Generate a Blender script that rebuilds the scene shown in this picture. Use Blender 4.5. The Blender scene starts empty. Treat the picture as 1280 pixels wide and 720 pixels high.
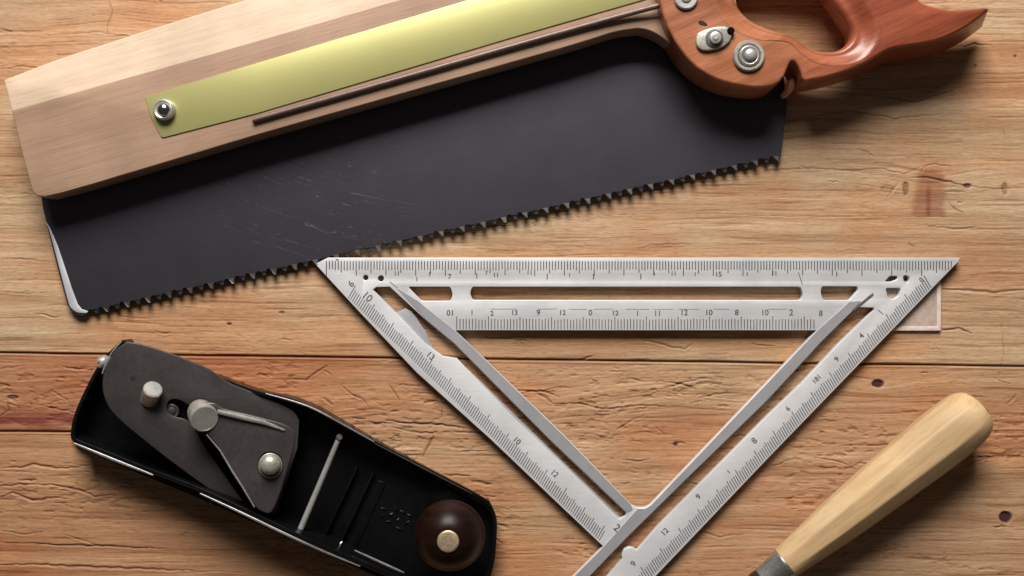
import bpy, bmesh, math, random
import numpy as np
from mathutils import Vector, Matrix

# ------------------------------------------------------------------ units
K = 0.0003          # one table unit (about a third of a millimetre)
D = 1400.0          # camera height above the table in the same units
CX, CY = 640.0, 360.0
C = bpy.context.scene.collection
R = math.radians
random.seed(4)

def W(px, py, z=0.0):
    f = 1 - z / D
    return Vector(((px - CX) * f * K, (CY - py) * f * K, z * K))

# ------------------------------------------------------------------ object helpers
def tag(o, label=None, cat=None, group=None, kind=None):
    if label: o['label'] = label
    if cat: o['category'] = cat
    if group: o['group'] = group
    if kind: o['kind'] = kind
    return o

def thing(name, label, cat, loc):
    o = bpy.data.objects.new(name, None); C.objects.link(o)
    o.location = loc; o.empty_display_size = 0.01
    return tag(o, label, cat)

def root_loc(o):
    l = Vector((0, 0, 0))
    while o is not None:
        l = l + o.location; o = o.parent
    return l

def link(name, me, mat, parent=None, smooth=True, angle=35):
    """mesh is in world coordinates; store it relative to its parent"""
    if parent is not None:
        me.transform(Matrix.Translation(-root_loc(parent)))
    me.materials.clear(); me.materials.append(mat)
    if smooth:
        me.polygons.foreach_set('use_smooth', [True] * len(me.polygons))
        me.set_sharp_from_angle(angle=R(angle))
    me.name = name
    o = bpy.data.objects.new(name, me); C.objects.link(o)
    o.parent = parent
    return o

def smooth_closed(pts, n=6):
    """Catmull-Rom through a closed list of points"""
    out = []; m = len(pts)
    for i in range(m):
        p0, p1, p2, p3 = [np.array(pts[(i + k) % m], float) for k in (-1, 0, 1, 2)]
        for j in range(n):
            t = j / n
            q = 0.5 * ((2 * p1) + (-p0 + p2) * t + (2 * p0 - 5 * p1 + 4 * p2 - p3) * t * t + (-p0 + 3 * p1 - 3 * p2 + p3) * t ** 3)
            out.append(tuple(q))
    return out

def smooth_open(pts, n=6):
    out = []; m = len(pts)
    for i in range(m - 1):
        g = lambda k: np.array(pts[min(max(k, 0), m - 1)], float)
        p0, p1, p2, p3 = g(i - 1), g(i), g(i + 1), g(i + 2)
        for j in range(n):
            t = j / n
            q = 0.5 * ((2 * p1) + (-p0 + p2) * t + (2 * p0 - 5 * p1 + 4 * p2 - p3) * t * t + (-p0 + 3 * p1 - 3 * p2 + p3) * t ** 3)
            out.append(tuple(q))
    out.append(tuple(pts[-1]))
    return out

def round_poly(pts, r, n=4):
    """round every corner of a polygon by radius-like amount r"""
    out = []; m = len(pts)
    for i in range(m):
        a, b, c = [np.array(pts[(i + k) % m], float) for k in (-1, 0, 1)]
        u = a - b; v = c - b; lu = np.linalg.norm(u); lv = np.linalg.norm(v)
        d = min(r, lu * .45, lv * .45)
        s = b + u / lu * d; e = b + v / lv * d
        for j in range(n + 1):
            t = j / n
            out.append(tuple((1 - t) ** 2 * s + 2 * t * (1 - t) * b + t * t * e))
    return out

def flat_slab(outline, holes, th, bevel, bres=2):
    """plate in px space, top at local z 0, bottom at -th (2-D curve fill handles the holes)"""
    cu = bpy.data.curves.new('tmp', 'CURVE'); cu.dimensions = '2D'; cu.fill_mode = 'BOTH'
    for lp in [outline] + list(holes):
        sp = cu.splines.new('POLY'); sp.points.add(len(lp) - 1)
        for p, q in zip(sp.points, lp): p.co = (q[0], -q[1], 0, 1)
        sp.use_cyclic_u = True
    cu.extrude = max(th / 2 - bevel, 0.01); cu.bevel_depth = bevel; cu.bevel_resolution = bres
    cu.offset = -bevel
    ob = bpy.data.objects.new('tmp', cu); C.objects.link(ob)
    bpy.context.view_layer.update()
    dg = bpy.context.evaluated_depsgraph_get()
    me = bpy.data.meshes.new_from_object(ob.evaluated_get(dg))
    bpy.data.objects.remove(ob); bpy.data.curves.remove(cu)
    bm = bmesh.new(); bm.from_mesh(me)
    bmesh.ops.remove_doubles(bm, verts=bm.verts, dist=1e-3)
    bmesh.ops.recalc_face_normals(bm, faces=bm.faces)
    bm.to_mesh(me); bm.free()
    me.transform(Matrix.Translation((0, 0, -th / 2)))
    return me

def remap(me, fn):
    for v in me.vertices: v.co = fn(v.co.x, -v.co.y, v.co.z)
    return me

def on_plane(ref, z0, gx=0.0, gy=0.0):
    """seat a px-space plate on a (tilted) plane whose height is z0 under pixel ref"""
    s0 = gx * (ref[0] - CX) + gy * (ref[1] - CY)
    a = z0 * (1 + s0 / D) - s0
    nrm = Vector((-gx, gy, 1)).normalized()
    def fn(px, py, dz):
        s = gx * (px - CX) + gy * (py - CY)
        z = (a + s) / (1 + s / D)
        return W(px, py, z) + nrm * dz * K
    return fn

def plate(name, outline, z1, th, mat, parent, holes=(), bevel=1.0, gx=0, gy=0, ref=(CX, CY), angle=35, bres=2):
    me = flat_slab(outline, holes, th, bevel, bres)
    remap(me, on_plane(ref, z1, gx, gy))
    return link(name, me, mat, parent, angle=angle)

def join_meshes(meshes):
    bm = bmesh.new()
    for m in meshes: bm.from_mesh(m); 
    me = bpy.data.meshes.new('m'); bm.to_mesh(me); bm.free()
    for m in meshes: bpy.data.meshes.remove(m)
    return me

def lathe_mesh(profile, origin, axis=Vector((0, 0, 1)), seg=40, squash=None, up=None):
    """profile: list of (t, r) in px units along axis from origin (world)"""
    axis = axis.normalized()
    ref = up or (Vector((1, 0, 0)) if abs(axis.x) < .9 else Vector((0, 1, 0)))
    u = (ref - axis * ref.dot(axis)).normalized(); v = axis.cross(u)
    bm = bmesh.new(); rings = []
    for (t, r) in profile:
        ring = []
        for k in range(seg):
            a = 2 * math.pi * k / seg
            rr = r * (squash(a, t) if squash else 1)
            ring.append(bm.verts.new(origin + axis * t * K + (u * math.cos(a) + v * math.sin(a)) * rr * K))
        rings.append(ring)
    for a, b in zip(rings, rings[1:]):
        for k in range(seg):
            bm.faces.new((a[k], a[(k + 1) % seg], b[(k + 1) % seg], b[k]))
    bm.faces.new(rings[0][::-1]); bm.faces.new(rings[-1])
    bmesh.ops.recalc_face_normals(bm, faces=bm.faces)
    me = bpy.data.meshes.new('m'); bm.to_mesh(me); bm.free()
    return me

def tube_mesh(pts, radii, seg=14, flat=1.0):
    """swept tube through world points; radii in px; flat scales it vertically"""
    bm = bmesh.new(); rings = []
    n = len(pts)
    for i, p in enumerate(pts):
        t = (pts[min(i + 1, n - 1)] - pts[max(i - 1, 0)]).normalized()
        s = t.cross(Vector((0, 0, 1))).normalized(); u = s.cross(t)
        r = (radii[i] if hasattr(radii, '__len__') else radii) * K
        rings.append([bm.verts.new(p + s * math.cos(2 * math.pi * k / seg) * r + u * math.sin(2 * math.pi * k / seg) * r * flat) for k in range(seg)])
    for a, b in zip(rings, rings[1:]):
        for k in range(seg): bm.faces.new((a[k], a[(k + 1) % seg], b[(k + 1) % seg], b[k]))
    bm.faces.new(rings[0][::-1]); bm.faces.new(rings[-1])
    bmesh.ops.recalc_face_normals(bm, faces=bm.faces)
    me = bpy.data.meshes.new('m'); bm.to_mesh(me); bm.free()
    return me

# ------------------------------------------------------------------ materials
def new_mat(name):
    m = bpy.data.materials.new(name); m.use_nodes = True
    nt = m.node_tree; b = nt.nodes['Principled BSDF']
    return m, nt, b

def noise(nt, vec, scale, detail=4, rough=.55, dist=0.0):
    n = nt.nodes.new('ShaderNodeTexNoise'); n.inputs['Scale'].default_value = scale
    n.inputs['Detail'].default_value = detail; n.inputs['Roughness'].default_value = rough
    n.inputs['Distortion'].default_value = dist
    nt.links.new(vec, n.inputs['Vector']); return n.outputs['Fac']

def coords(nt, rot=0.0, scl=(1, 1, 1)):
    """object space scaled to table units, turned so x runs along the grain"""
    tc = nt.nodes.new('ShaderNodeTexCoord')
    m1 = nt.nodes.new('ShaderNodeMapping'); m1.inputs['Scale'].default_value = (1 / K, 1 / K, 1 / K)
    m1.inputs['Rotation'].default_value = (0, 0, rot)
    nt.links.new(tc.outputs['Object'], m1.inputs['Vector'])
    m2 = nt.nodes.new('ShaderNodeMapping'); m2.inputs['Scale'].default_value = scl
    nt.links.new(m1.outputs['Vector'], m2.inputs['Vector'])
    return m1.outputs['Vector'], m2.outputs['Vector']

def ramp(nt, fac, stops):
    r = nt.nodes.new('ShaderNodeValToRGB'); e = r.color_ramp.elements
    while len(e) < len(stops): e.new(.5)
    for el, (p, c) in zip(e, stops): el.position = p; el.color = (*c, 1)
    nt.links.new(fac, r.inputs['Fac']); return r.outputs['Color']

def mix(nt, fac, a, b, mode='MIX'):
    n = nt.nodes.new('ShaderNodeMix'); n.data_type = 'RGBA'; n.blend_type = mode
    for s, x in ((0, fac), (6, a), (7, b)):
        if isinstance(x, (int, float)): n.inputs[s].default_value = x
        elif isinstance(x, tuple): n.inputs[s].default_value = (*x, 1)
        else: nt.links.new(x, n.inputs[s])
    return n.outputs[2]

def math_n(nt, op, a, b=0.0, c=None):
    n = nt.nodes.new('ShaderNodeMath'); n.operation = op
    for i, x in enumerate((a, b, c)):
        if x is None: continue
        if isinstance(x, (int, float)): n.inputs[i].default_value = x
        else: nt.links.new(x, n.inputs[i])
    return n.outputs[0]

def bump(nt, b, h, strength, dist=K):
    n = nt.nodes.new('ShaderNodeBump'); n.inputs['Strength'].default_value = strength; n.inputs['Distance'].default_value = dist
    nt.links.new(h, n.inputs['Height']); nt.links.new(n.outputs['Normal'], b.inputs['Normal'])

def wood(name, dark, mid, light, rot=0.0, rough=.5, coat=0.0, stretch=.045, sc=.5, bump_s=.5, spec=.4, extra=None):
    m, nt, b = new_mat(name)
    raw, g = coords(nt, rot, (stretch, 1, .5))
    w = noise(nt, g, sc * .22, 3, .5, .6)
    f = noise(nt, g, sc, 5, .65, .2)
    s = math_n(nt, 'ADD', math_n(nt, 'MULTIPLY', w, .55), math_n(nt, 'MULTIPLY', f, .45))
    col = ramp(nt, s, [(.33, dark), (.5, mid), (.66, light)])
    pores = noise(nt, g, sc * 3.2, 2, .6)
    pf = ramp(nt, pores, [(.30, (.72, .68, .64)), (.42, (1, 1, 1))])
    col = mix(nt, .6, col, pf, 'MULTIPLY')
    blot = noise(nt, raw, .012, 3, .5)
    bl = ramp(nt, blot, [(.3, (.86, .84, .82)), (.7, (1.1, 1.09, 1.07))])
    col = mix(nt, 1.0, col, bl, 'MULTIPLY')
    if extra: col = extra(nt, raw, g, col)
    nt.links.new(col, b.inputs['Base Color'])
    b.inputs['Roughness'].default_value = rough; b.inputs['Specular IOR Level'].default_value = spec
    b.inputs['Coat Weight'].default_value = coat; b.inputs['Coat Roughness'].default_value = .18
    bump(nt, b, math_n(nt, 'ADD', f, math_n(nt, 'MULTIPLY', pores, .7)), bump_s, K * .8)
    return m

def metal(name, col, rough, metallic=1.0, vary=.12, bump_s=.15, rot=0.0, stretch=1.0, sc=.25, coat=0.0, spec=.5, spots=None, rv=1.0):
    m, nt, b = new_mat(name)
    raw, g = coords(nt, rot, (stretch, 1, 1))
    f = noise(nt, g, sc, 5, .6); f2 = noise(nt, raw, .02, 4, .6)
    c0 = tuple(x * (1 - vary * 1.6) for x in col); c1 = tuple(min(1, x * (1 + vary)) for x in col)
    cc = ramp(nt, math_n(nt, 'ADD', math_n(nt, 'MULTIPLY', f, .5), math_n(nt, 'MULTIPLY', f2, .5)), [(.35, c0), (.62, c1)])
    if spots:
        sp = noise(nt, raw, spots[0], 3, .7)
        cc = mix(nt, ramp(nt, sp, [(spots[1], (0, 0, 0)), (spots[1] + .07, (1, 1, 1))]), cc, spots[2])
    nt.links.new(cc, b.inputs['Base Color'])
    b.inputs['Metallic'].default_value = metallic
    rr = nt.nodes.new('ShaderNodeMapRange'); nt.links.new(f2, rr.inputs['Value'])
    rr.inputs['From Min'].default_value = .3; rr.inputs['From Max'].default_value = .7
    rr.inputs['To Min'].default_value = rough * (1 - .15 * rv); rr.inputs['To Max'].default_value = min(1, rough * (1 + .2 * rv))
    nt.links.new(rr.outputs[0], b.inputs['Roughness'])
    b.inputs['Coat Weight'].default_value = coat; b.inputs['Coat Roughness'].default_value = .1
    b.inputs['Specular IOR Level'].default_value = spec
    bump(nt, b, f, bump_s, K * .6)
    return m

# ------------------------------------------------------------------ 1. work surface
def lattice(seed):
    return np.random.RandomState(seed).rand(256, 256).astype(np.float32)

def vnoise(x, y, seed):
    L = lattice(seed)
    xi = np.floor(x).astype(np.int32); yi = np.floor(y).astype(np.int32)
    fx = (x - xi).astype(np.float32); fy = (y - yi).astype(np.float32)
    fx = fx * fx * (3 - 2 * fx); fy = fy * fy * (3 - 2 * fy)
    x0 = xi & 255; x1 = (xi + 1) & 255; y0 = yi & 255; y1 = (yi + 1) & 255
    a = L[y0, x0]; b = L[y0, x1]; c = L[y1, x0]; d = L[y1, x1]
    return (a * (1 - fx) + b * fx) * (1 - fy) + (c * (1 - fx) + d * fx) * fy

def fbm(x, y, seed, octv=4, gain=.5):
    s = 0; amp = 1; tot = 0
    for o in range(octv):
        s = s + amp * vnoise(x * 2 ** o + 17.3 * o, y * 2 ** o + 9.1 * o, seed + o); tot += amp; amp *= gain
    return s / tot

def sstep(a, b, x):
    t = np.clip((x - a) / (b - a), 0, 1); return t * t * (3 - 2 * t)

def build_table():
    def axis(lo, hi, step, far_lo, far_hi):
        core = np.arange(lo, hi + .01, step)
        k = np.linspace(0, 1, 90)[1:] ** 1.6
        return np.concatenate([(lo - (lo - far_lo) * k)[::-1], core, hi + (far_hi - hi) * k])
    xs = axis(-60, 1340, 1.3, -1100, 2400); ys = axis(-60, 780, 1.05, -700, 1400)
    X, Y = np.meshgrid(xs, ys); X = X.astype(np.float32); Y = Y.astype(np.float32)
    nx, ny = len(xs), len(ys)
    # grain flow -------------------------------------------------------------
    V = Y + 9 * (fbm(X / 330, Y / 120, 11, 3) - .5) * 2 + 3 * (fbm(X / 70, Y / 30, 21, 3) - .5)
    for kx, ky, a, sx, sy in [(1165, 232, -16, 70, 22), (845, 500, 9, 60, 20), (690, 490, -10, 70, 22), (500, 505, 10, 60, 20), (90, 612, -6, 70, 14),
                              (1098, 480, -7, 40, 12), (1258, 647, -7, 40, 12), (140, 20, 7, 50, 20), (1010, 150, 9, 60, 20), (40, 500, -8, 70, 20), (560, 300, 5, 80, 14)]:
        V = V + a * np.exp(-((X - kx) / sx) ** 2 - ((Y - ky) / sy) ** 2)
    seam1 = 441 + .0133 * X + 0.8 * (fbm(X / 90, X * 0, 5, 2) - .5)
    seam2 = 539.5 + 0.006 * X
    inB = sstep(-.6, .6, Y - seam1)
    inC = sstep(-.6, .6, Y - seam2) * sstep(420, 300, X)
    redzone = inB * (1 - sstep(-.6, .6, Y - seam2)) * sstep(620, 200, X)
    V = V + 300 * inB
    # grain layers
    g1 = fbm(X / 420, V / 13, 31, 3)            # broad bands
    g2 = fbm(X / 150, V / 3.6, 41, 3, .6)       # medium streaks
    g3 = fbm(X / 46, V / 1.7, 51, 2, .6)        # fine fibres
    pits = fbm(X / 13, Y / 5, 61, 3, .6)
    rough = fbm(X / 150, Y / 60, 71, 3)
    rough2 = sstep(.48, .66, rough)
    for kx, ky, sx, sy in [(500, 520, 120, 40), (700, 500, 120, 55), (60, 500, 90, 40), (980, 430, 0.1, .1), (100, 620, 150, 40), (600, 640, 60, 60)]:
        rough2 = np.maximum(rough2, .9 * np.exp(-((X - kx) / sx) ** 2 - ((Y - ky) / sy) ** 2))
    rough2 *= .25 + .75 * sstep(430, 480, Y) + .25 * sstep(120, 40, Y)
    H = .28 * (g2 - .5) + .3 * (g3 - .5) + .5 * (g1 - .5)
    groove = np.clip(g2 - .60, 0, 1) * 7 + np.clip(.34 - g2, 0, 1) * 3
    H -= groove * (.07 + .30 * rough2)
    fib = sstep(.66, .80, fbm(X / 90, V / 2.3, 81, 2, .5))
    H -= fib * .5
    chip = sstep(.60, .70, pits) * rough2
    H -= chip * 1.0
    H += rough2 * (fbm(X / 34, V / 6, 91, 3, .6) - .5) * 1.3
    # colour -----------------------------------------------------------------
    def mixc(c0, c1, t): return c0 * (1 - t[..., None]) + c1 * t[..., None]
    lightc = np.array([.585, .385, .235], np.float32); midc = np.array([.495, .30, .172], np.float32); darkc = np.array([.37, .20, .108], np.float32)
    t = np.clip(.56 + (g1 - .5) * .95 + (g2 - .5) * .42 + (g3 - .5) * .28, 0, 1)
    col = mixc(np.broadcast_to(midc, X.shape + (3,)), np.broadcast_to(lightc, X.shape + (3,)), sstep(.45, .85, t))
    col = mixc(col, np.broadcast_to(darkc, col.shape), .75 * sstep(.50, .12, t))
    # blotches of red-brown and of greenish straw
    bl = fbm(X / 210, Y / 70, 101, 4)
    col = mixc(col, col * np.array([1.0, .84, .74], np.float32), sstep(.45, .68, bl))
    bl2 = fbm(X / 150, Y / 60, 111, 4)
    col = mixc(col, col * np.array([1.0, 1.08, 1.10], np.float32), sstep(.48, .66, bl2))
    col = mixc(col, col * np.array([.95, .83, .76], np.float32), inB * .65)
    col = mixc(col, col * np.array([.85, .60, .52], np.float32), redzone * .75)
    col = mixc(col, col * np.array([.92, .82, .76], np.float32), sstep(380, 250, X) * inC * .8)
    red = redzone * np.exp(-((Y - 526) / 11) ** 2) * sstep(.22, .5, fbm(X / 50, Y / 7, 121, 3)) * sstep(260, 120, X) * 1.15
    col = mixc(col, np.broadcast_to(np.array([.20, .045, .035], np.float32), col.shape), np.clip(red, 0, 1) * .92)
    # red-brown heartwood wedge by the right edge
    cxm = 1163 - (Y - 240) * .08
    wj = 9 * (fbm(X / 14, Y / 8, 141, 3) - .5)
    wdg = sstep(24, 12, np.abs(X - cxm) * (1 - (Y - 240) * .004) + wj) * sstep(206 + .02 * (X - 1163) ** 2, 216 + .02 * (X - 1163) ** 2, Y + wj) * sstep(271.5, 269.5, Y)
    halo = np.exp(-((X - 1163) / 62) ** 2 - ((Y - 238) / 26) ** 2)
    col = mixc(col, col * np.array([.80, .68, .60], np.float32), halo * (.45 + 1.1 * (g2 - .5)))
    col = mixc(col, col * np.array([.66, .47, .44], np.float32), np.clip(wdg * (.9 + .8 * (g3 - .5)), 0, 1))
    core = np.exp(-((X - 1161) / 3) ** 2) * wdg * sstep(225, 240, Y)
    col = mixc(col, col * np.array([.75, .5, .5], np.float32), core)
    # groove / pore stain
    col = mixc(col, col * np.array([.60, .48, .40], np.float32), np.clip(fib * .5 + chip * .4, 0, 1))
    # knots (real stains with a dark eye)
    def knot(kx, ky, sx, sy, dep, c=(.07, .025, .03), a=1.0):
        nonlocal H, col
        rr = ((X - kx) / sx) ** 2 + ((Y - ky) / sy) ** 2
        rr = rr * (1 + .5 * (fbm(X / 5, Y / 5, 131, 2) - .5))
        k = sstep(1.25, .65, rr)
        H = H - dep * k; col = mixc(col, np.broadcast_to(np.array(c, np.float32), col.shape), k * a)
    knot(1258, 647, 8.5, 7, 2.5); knot(1098, 480, 8, 5, 2.5); knot(845, 556, 3, 2, 1.5)
    knot(1133, 236, 4, 9, 1.5, (.24, .11, .06), .8); knot(1257, 236, 4, 8, 1.2, (.3, .15, .08), .8); knot(1210, 232, 5, 3, 1.6, (.12, .05, .04), .9)
    knot(1110, 236, 9, 5, .8, (.33, .17, .09), .5); knot(286, 405, 3.2, 2, 1.4, (.1, .05, .03)); knot(352, 391, 4, 2, 1.4, (.2, .1, .05), .8)
    knot(1220, 82, 2, 2, 1, (.2, .1, .06)); knot(1270, 70, 2, 2, 1, (.2, .1, .06)); knot(15, 497, 7, 3, 1.6, (.16, .07, .05), .8)
    # cracks -----------------------------------------------------------------
    def crack(pts, w=1.2, dep=2.5, dark=.75, lip=.8, jit=1.2, seed=0, tone=(.10, .045, .025)):
        nonlocal H, col
        rs = random.Random(seed)
        P = []
        for (a, b) in zip(pts, pts[1:]):
            n = max(2, int(math.hypot(b[0] - a[0], b[1] - a[1]) / 6))
            for i in range(n):
                t_ = i / n
                P.append((a[0] + (b[0] - a[0]) * t_ + rs.uniform(-1, 1) * jit * .4, a[1] + (b[1] - a[1]) * t_ + rs.uniform(-1, 1) * jit))
        P.append(pts[-1])
        x0 = min(p[0] for p in P) - 8; x1 = max(p[0] for p in P) + 8; y0 = min(p[1] for p in P) - 8; y1 = max(p[1] for p in P) + 8
        i0, i1 = np.searchsorted(xs, [x0, x1]); j0, j1 = np.searchsorted(ys, [y0, y1])
        if i1 <= i0 or j1 <= j0: return
        xx = X[j0:j1, i0:i1]; yy = Y[j0:j1, i0:i1]
        d = np.full(xx.shape, 99., np.float32); sgn = np.zeros_like(d); N = len(P)
        for k_, (a, b) in enumerate(zip(P, P[1:])):
            ab = (b[0] - a[0], b[1] - a[1]); L2 = ab[0] ** 2 + ab[1] ** 2 + 1e-6
            tt = np.clip(((xx - a[0]) * ab[0] + (yy - a[1]) * ab[1]) / L2, 0, 1)
            ex = xx - a[0] - tt * ab[0]; ey = yy - a[1] - tt * ab[1]
            u = (k_ + tt) / (N - 1); ww = w * (.35 + .65 * np.sin(np.pi * np.clip(u, .04, .96)))
            dd = np.sqrt(ex * ex + ey * ey) / ww
            m = dd < d; d = np.where(m, dd, d); sgn = np.where(m, ey, sgn)
        k = np.exp(-d ** 2)
        lipm = np.exp(-((d - 2.2) / 1.2) ** 2) * np.where(sgn > 0, 1.0, .35)
        H[j0:j1, i0:i1] += -dep * k + lip * lipm
        col[j0:j1, i0:i1] = mixc(col[j0:j1, i0:i1], np.broadcast_to(np.array(tone, np.float32), xx.shape + (3,)), k * dark)
    cr = [
        ([(382, 475), (395, 466), (409, 457)], 1.3, 3, .9), ([(404, 462), (414, 470)], 1.2, 2, .6), ([(424, 480), (440, 494), (452, 499), (462, 510)], 1.1, 2.4, .7),
        ([(404, 497), (416, 507)], 1.8, 2.5, .6), ([(486, 481), (494, 492), (500, 502)], 1.1, 2.4, .8), ([(440, 522), (456, 524)], 1.1, 2.5, .8),
        ([(482, 525), (500, 528), (524, 530), (552, 531), (582, 536)], 1.5, 4, .8), ([(490, 535), (520, 541), (545, 541)], 1.3, 3, .7),
        ([(530, 503), (546, 501)], 1.6, 3, .8), ([(552, 510), (553, 524)], 1.2, 2.5, .7), ([(542, 546), (536, 556), (528, 572)], 1.8, 3, .8),
        ([(560, 540), (600, 541), (650, 545)], 1.4, 3, .6), ([(590, 602), (615, 606)], 2, 3, .7), ([(622, 655), (636, 660)], 2, 3, .6), ([(615, 670), (628, 680)], 1.6, 2, .6),
        ([(652, 492), (676, 488), (700, 497)], 1.2, 3, .6), ([(672, 492), (684, 498), (690, 504)], 2, 3, .6), ([(690, 505), (725, 505), (760, 512), (800, 506), (832, 508)], 1.4, 3, .6),
        ([(768, 540), (790, 526), (808, 518)], 1.1, 2, .5), ([(830, 485), (850, 480), (870, 486)], 1.4, 3, .6), ([(870, 498), (900, 492), (930, 492)], 1.2, 2.4, .6),
        ([(600, 422), (640, 424), (655, 431)], 1.1, 2, .5), ([(800, 424), (832, 432), (856, 437), (866, 430)], 1.4, 2.4, .5), ([(820, 477), (850, 480), (880, 473), (905, 476)], 1.1, 2.2, .5),
        ([(1140, 221), (1160, 221), (1182, 226), (1208, 232)], 1.4, 3, .9), ([(1208, 232), (1232, 235), (1256, 236)], .9, 1.6, .5),
        ([(1150, 219), (1156, 208), (1170, 205), (1190, 208)], 1.0, 2, .6), ([(1060, 214), (1100, 210), (1130, 218), (1156, 206)], .9, 2, .5),
        ([(960, 214), (1010, 210), (1060, 213), (1120, 222)], .9, 1.6, .4), ([(1180, 240), (1198, 239), (1208, 240)], 1.4, 2, .6), ([(1186, 252), (1195, 262), (1206, 266)], 1.2, 2, .6),
        ([(1110, 248), (1118, 236), (1124, 228)], 1.6, 1.6, .4), ([(690, 273), (740, 271), (800, 268), (880, 266), (960, 270), (1040, 270.5), (1100, 270), (1180, 271), (1280, 271), (1360, 271)], .7, 1.2, .5),
        ([(1160, 283), (1200, 286), (1226, 284)], 1.3, 2, .6), ([(1136, 304), (1144, 309)], 1.4, 2, .5), ([(1178, 361), (1205, 362), (1240, 366), (1282, 363)], 2.0, 3, .7),
        ([(1178, 412), (1200, 410), (1216, 417)], 1.6, 3, .7), ([(1252, 400), (1256, 440), (1250, 470)], .8, 1.4, .4), ([(1254, 160), (1258, 172)], 1, 1.4, .5),
        ([(1090, 120), (1120, 122), (1145, 128), (1205, 108)], 1.2, 2.2, .4), ([(1010, 145), (1060, 138), (1120, 148), (1180, 142)], 1.3, 2, .4),
        ([(134, -4), (140, 14), (133, 32), (134, 42)], 1, 2, .6), ([(0, 37), (14, 39)], 1.3, 2, .7), ([(0, 86), (30, 82), (60, 88)], 1.2, 2, .4), ([(60, 44), (120, 40), (160, 45)], 1.0, 1.6, .4),
        ([(196, -2), (202, 2)], 2, 2, .7), ([(0, 322), (60, 326)], .8, 1.4, .5), ([(0, 365), (28, 367), (52, 366)], .9, 1.6, .5),
        ([(0, 586), (30, 584), (40, 581), (70, 586), (100, 584)], 1.6, 3.5, .6), ([(48, 606), (70, 607), (100, 614), (118, 621), (140, 618)], 1.5, 3.2, .5), ([(0, 608), (30, 606), (46, 606)], 1.5, 3, .5),
        ([(0, 622), (14, 616), (40, 626), (70, 622), (86, 624)], 1.6, 3.2, .6), ([(0, 679), (60, 681), (120, 683), (210, 686)], 1.2, 3.4, .7), ([(80, 668), (96, 674), (120, 681)], 1.0, 2, .4),
        ([(0, 664), (30, 668), (55, 665)], 1.1, 2.2, .6), ([(0, 706), (40, 706), (100, 709), (240, 714)], 1.8, 3, .6), ([(0, 480), (10, 482)], 2, 2, .6),
        ([(0, 520), (10, 514), (8, 505), (22, 508)], 1.6, 2.6, .6), ([(50, 494), (64, 489), (80, 498), (86, 504)], 1.0, 2, .6), ([(1050, 558), (1120, 556), (1160, 558)], 1.3, 1.8, .4),
        ([(1190, 590), (1220, 578), (1240, 571)], 1.2, 2, .4), ([(860, 660), (900, 672), (930, 668)], 1.2, 2, .4), ([(820, 535), (832, 545)], 1, 2, .3),
        ([(148, 395), (170, 398), (190, 397)], 1.0, 1.8, .5), ([(192, 414), (206, 416), (214, 415)], 1.4, 2, .5), ([(346, 425), (356, 424), (366, 426)], 1, 1.6, .5),
    ]
    for i, (p, w, dep, dk) in enumerate(cr): crack(p, w * .82, dep * .55, dk * .85, lip=.35, jit=.9 if len(p) < 6 else .45, seed=i)
    rs = random.Random(7)
    for i in range(170):
        if i < 100: x, y = rs.uniform(-40, 1320), rs.choice([rs.uniform(446, 700), rs.uniform(-20, 440)])
        else: x, y = rs.choice([rs.gauss(560, 70), rs.gauss(760, 90), rs.gauss(990, 90), rs.gauss(70, 50)]), rs.gauss(530, 55)
        L = rs.uniform(5, 38) if rs.random() < .85 else rs.uniform(50, 110)
        p = [(x, y)]; a = rs.gauss(0, .10)
        if rs.random() < .12: a = rs.uniform(-.9, .9); L *= .5
        for k in range(3): p.append((p[-1][0] + L / 3, p[-1][1] + math.tan(a + rs.gauss(0, .12)) * L / 3))
        crack(p, rs.uniform(.5, 1.1), rs.uniform(.6, 1.8), rs.uniform(.2, .55), lip=.4, seed=100 + i)
    # board joints
    for s, m, dk in ((seam1, np.ones_like(X), .88), (seam2, sstep(360, 250, X), .8)):
        d = (Y - s) / 1.15
        H -= 5 * np.exp(-d ** 2) * m; H += .9 * np.exp(-((d - 2.2) / 1.2) ** 2) * m
        col = mixc(col, np.broadcast_to(np.array([.05, .022, .014], np.float32), col.shape), np.exp(-d ** 2) * dk * m)
    H = np.minimum(H, 1.6) - 1.7                       # highest fibres end just under the tools
    co = np.empty((ny, nx, 3), np.float32)
    co[..., 0] = (X - CX) * K; co[..., 1] = (CY - Y) * K; co[..., 2] = H * K
    idx = np.arange(nx * ny, dtype=np.int32).reshape(ny, nx)
    q = np.stack([idx[:-1, :-1], idx[1:, :-1], idx[1:, 1:], idx[:-1, 1:]], -1).reshape(-1, 4)
    me = bpy.data.meshes.new('workbench_top')
    me.vertices.add(nx * ny); me.vertices.foreach_set('co', co.ravel())
    me.loops.add(q.size); me.loops.foreach_set('vertex_index', q.ravel())
    me.polygons.add(len(q)); me.polygons.foreach_set('loop_start', np.arange(0, q.size, 4, dtype=np.int32))
    me.polygons.foreach_set('loop_total', np.full(len(q), 4, np.int32))
    me.polygons.foreach_set('use_smooth', np.ones(len(q), bool))
    me.update(calc_edges=True)
    at = me.color_attributes.new('grain', 'FLOAT_COLOR', 'POINT')
    rgba = np.ones((nx * ny, 4), np.float32); rgba[:, :3] = np.clip(col.reshape(-1, 3) * np.array([.965, .995, 1.0], np.float32), 0, 1)
    at.data.foreach_set('color', rgba.ravel())
    m, nt, b = new_mat('worn_board_wood')
    a = nt.nodes.new('ShaderNodeAttribute'); a.attribute_name = 'grain'
    raw, g = coords(nt, 0, (.07, 1, 1))
    f = noise(nt, g, .55, 4, .65)
    mul = ramp(nt, f, [(.3, (.87, .85, .83)), (.6, (1.04, 1.04, 1.04))])
    raw2, gp = coords(nt, 0, (.10, 1, 1))
    pore = noise(nt, gp, 1.1, 2, .5)
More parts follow.
